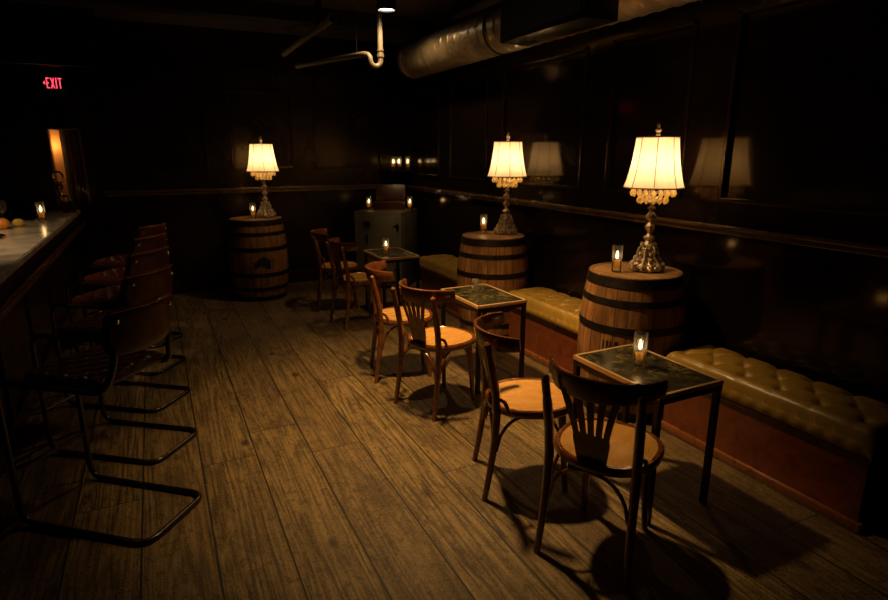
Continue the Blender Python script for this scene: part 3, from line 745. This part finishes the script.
# brass tap tower at the end of the bar
r=empty('beer_tap',(-.85,6.96,BT),R(-20),'ornate brass beer tap tower at the far end of the bar','beer tap')
MB().lathe([(0,0),(.05,0),(.052,.01),(.03,.02),(.02,.04),(.018,.12),(.028,.13),(.03,.15),(.02,.165),(.015,.2),(.03,.23),(.034,.25),(.02,.27),(0,.28)],24).build('column',M['brass'],r)
MB().tube([(.0,0,.15),(.05,-.02,.155),(.085,-.03,.14),(.09,-.03,.10)],.012,10).build('spout',M['brass'],r)
MB().tube([(0.048*math.cos(2*PI*i/24),0,.335+.055*math.sin(2*PI*i/24)) for i in range(24)],.010,8,closed=True).tube([(0,0,.27),(0,0,.285)],.012,8).build('medallion_ring',M['brass'],r)
for k,(x,y,lab) in enumerate([(-.80,6.72,'amber bottle-shaped tumbler by the brass tap, nearer one'),(-.76,6.90,'amber tumbler by the brass tap, nearer the counter corner')]):
    if k==0:
        g=MB().lathe([(0,0),(.028,0),(.032,.11),(.030,.11),(.026,.006),(0,.006)],20).build('tumbler',M['amberglass']); g.location=(x,y,BT); tag(g,'amber tumbler beside the brass beer tap, left of two','glass','amber tumblers by the tap')
    else:
        c=g.copy(); C.objects.link(c); c.location=(x,y,BT); c['label']='amber tumbler beside the brass beer tap, right of two'

# ------------------------------------------------------------------ exit sign
r=empty('exit_sign',(-.800,YF,2.335),0,'red lit EXIT sign with left arrow high on the far wall','sign')
MB().box(-.105,.105,-.05,0,-.07,.07,.006).build('housing',M['black'],r)
def letters(scale=1.):
    mb=MB(); hh=.052; t_=.0095; y0,y1=-.053,-.049
    def bar(x0,z0,x1,z1,th=t_):
        d=Vector((x1-x0,0,z1-z0)); l=d.length; a=math.atan2(d.z,d.x)
        mb.box(-l/2,l/2,y0,y1,-th/2,th/2,mat=Matrix.Translation(((x0+x1)/2,0,(z0+z1)/2))@Matrix.Rotation(-a,4,'Y'))
    a=hh-t_/2
    x=-.074; bar(x,-hh,x,hh); bar(x,a,x+.025,a); bar(x,0,x+.020,0); bar(x,-a,x+.025,-a)
    bar(-.034,-hh,-.004,hh); bar(-.034,hh,-.004,-hh)
    bar(.016,-hh,.016,hh)
    bar(.032,a,.072,a); bar(.052,-hh,.052,hh)
    mb.prism([(-.112,0),(-.092,.020),(-.092,-.020)],0,.004,mat=Matrix.Translation((0,-.049,0))@Matrix.Rotation(PI/2,4,'X'))
    return mb
mb=letters(); bmesh.ops.scale(mb.b,vec=(.9,1,.98),verts=mb.b.verts); o=mb.build('lettering',M['exit'],r,False); o['label']='glowing red letters EXIT with arrow'

# ------------------------------------------------------------------ safe, case
sd=math.atan2(-.43,.45)   # direction of front edge
cx,cy=2.585,6.85
r=empty('steel_safe',(cx,cy,0),R(-43.5),'grey-green steel safe standing in the far right corner','safe')
a,b,hz=.31,.29,.95
MB().box(-a,a,-b,b,.04,hz,.012).build('body',M['safe'],r)
MB().box(-a+.03,a-.06,-b-.018,-b-.002,.10,hz-.05,.006).build('door',M['safe'],r)
dr=[o for o in r.children if o.name.startswith('door')][0]
MB().tube([(-.13,-b-.016,.80),(-.13,-b-.05,.80)],.038,20).build('combination_dial',M['black'],dr)
MB().tube([(-.13,-b-.016,.66),(-.13,-b-.045,.66),(-.13,-b-.05,.62),(-.13,-b-.05,.56)],.014,10).build('handle',M['hoop'],dr)
for z in (.78,.25): MB().tube([(a-.05,-b-.012,z-.03),(a-.05,-b-.012,z+.03)],.015,10).box(a-.10,a-.03,-b-.020,-b-.002,z-.012,z+.012).build('hinge',M['hoop'],r)
MB().box(a+.001,a+.008,-b+.05,b-.05,.10,hz-.06,.003).build('side_panel',M['safe'],r)
for x in (-1,1):
    for y in (-1,1): MB().cyl((x*.26,y*.24,0),(x*.26,y*.24,.045),.03).build('foot',M['hoop'],r)
r=empty('hinged_case',(2.63,6.86,hz),R(-27),'brown leather case with chrome edge and raised lid on top of the safe','case')
MB().box(-.195,.195,-.15,.15,.008,.10,.012).build('case_body',M['case'],r)
MB().box(-.198,.198,-.158,-.149,.092,.102,.003).build('chrome_edge',M['chrome'],r)
MB().box(-.19,.19,-.02,0,0,.20,.010,mat=Matrix.Translation((0,.155,.10))@Matrix.Rotation(R(-14),4,'X')).build('lid',M['case'],r)
MB().box(-.20,.20,-.16,.16,0,.012,.004).build('base_board',M['bench_trim'],r)
votive(2.39,6.95,hz,'votive candle in glass on the safe, left of the brown case',.25)
votive(2.84,6.70,hz,'votive candle in glass on the safe, right of the brown case',.25)
# ledge with three candles
o=MB().prism([(-.33,0),(-.33,-.42),(0,-.42),(0,0)],-.03,0,bev=.004).build('wall_shelf',M['wall_trim'],None,False); o.location=(XW-.015,YF-.025,1.43); tag(o,'small dark shelf on far wall in corner above the safe','shelf')
for x,lab in ((2.785,'left'),(2.865,'middle'),(2.985,'right')):
    votive(x,7.09,1.43,'votive candle on the dark corner shelf, %s of three'%lab,.08)

# ------------------------------------------------------------------ ceiling services
mb=MB(); DX,DZ,DR=2.72,2.625,.18
def du(u,v):
    y=-1.2+v*7.4; ph=(y/.135+u)%1; rr=DR+(.006 if ph<.12 else 0); return (DX+rr*math.cos(2*PI*u),y,DZ+rr*math.sin(2*PI*u))
mb.grid(du,40,560,True)
r=empty('ventilation_duct',(0,0,0),0,'round spiral metal ventilation duct under the ceiling along right wall','duct')
mb.build('duct_pipe',M['duct'],r)
MB().tube([(DX,6.2,DZ),(DX,6.26,DZ)],[.19,.19],40).build('end_collar',M['duct'],r)
for y in (1.2,4.4): MB().tube([(DX+.189*math.cos(2*PI*i/40),y,DZ+.189*math.sin(2*PI*i/40)) for i in range(40)],.006,6,closed=True).cyl((DX,y,DZ+.189),(DX,y,ZC),.006,8).build('hanger',M['hoop'],r)
r=empty('ceiling_speaker',(2.32,3.17,2.56),0,'black box speaker hung from ceiling in front of the round duct','speaker')
MB().box(-.12,.12,-.45,.43,-.20,.10,.012).build('cabinet',M['black'],r)
MB().box(-.128,-.119,-.42,.40,-.17,.07,.003).build('grille',M['beam'],r)
for k in range(4): MB().ball((-.13,-.10+.07*k,.035),.006,u=8,v=6).build('indicator_light',M['led'],r)
for y in (-.33,.33): MB().cyl((0,y,.10),(0,y,.44),.008,8).build('hanging_rod',M['hoop'],r)
r=empty('drain_pipe',(2.09,5.60,2.50),0,'cream painted drain pipe with U bend hanging from the ceiling','pipe')
pts=[Vector((0,0,.5))]+[Vector((0,0,.0))]
u=[(0,0,.5),(0,0,.02)]+arc((-.055,-.0,.0),.055,0,-PI,10)+[(-.11,0,.03)]
end=Vector((-1.0,1.9,.0)).normalized()
path=[Vector((0,0,.5)),Vector((0,0,.30)),Vector((0,0,.02))]+[Vector((-.052+.052*math.cos(t),0,-.052*0+.052*math.sin(t))) for t in [-PI*i/10 for i in range(11)]]
path+=[Vector((-.107,.005,.03)),Vector((-.122,.016,.05)),Vector((-.15,.04,.058))]+[Vector((-.15,.04,.058))+Vector((-.40,1.10,-.0))*q for q in (.1,.3,.6,.85,1.)]
MB().tube(path,.026,14).build('pipe_run',M['pipe'],r)
MB().cyl((0,0,.035),(0,0,.065),.034).build('coupling',M['pipe'],r); MB().cyl((0,0,.09),(0,0,.10),.034).build('coupling',M['pipe'],r)
MB().cyl((-.19,.14,.05),(-.19,.14,.5),.005,8).build('hanger_rod',M['hoop'],r)
o=MB().tube([(0,0,0),(0,2.05,0)],.03,14).tube([(0,.0,0),(0,.04,0)],.037,14).tube([(0,.3,0),(0,.33,0)],.036,14).build('water_pipe',M['pipe']); o.location=(1.50,5.13,2.74); tag(o,'straight cream pipe running along the ceiling left of the bent one','pipe')
o=MB().box(-.012,.012,-.10,.06,0,.235,.004).build('pipe_bracket',M['beam']); o.location=(1.50,5.6,2.768); tag(o,'dark bracket fixing the straight cream pipe to the ceiling','bracket')
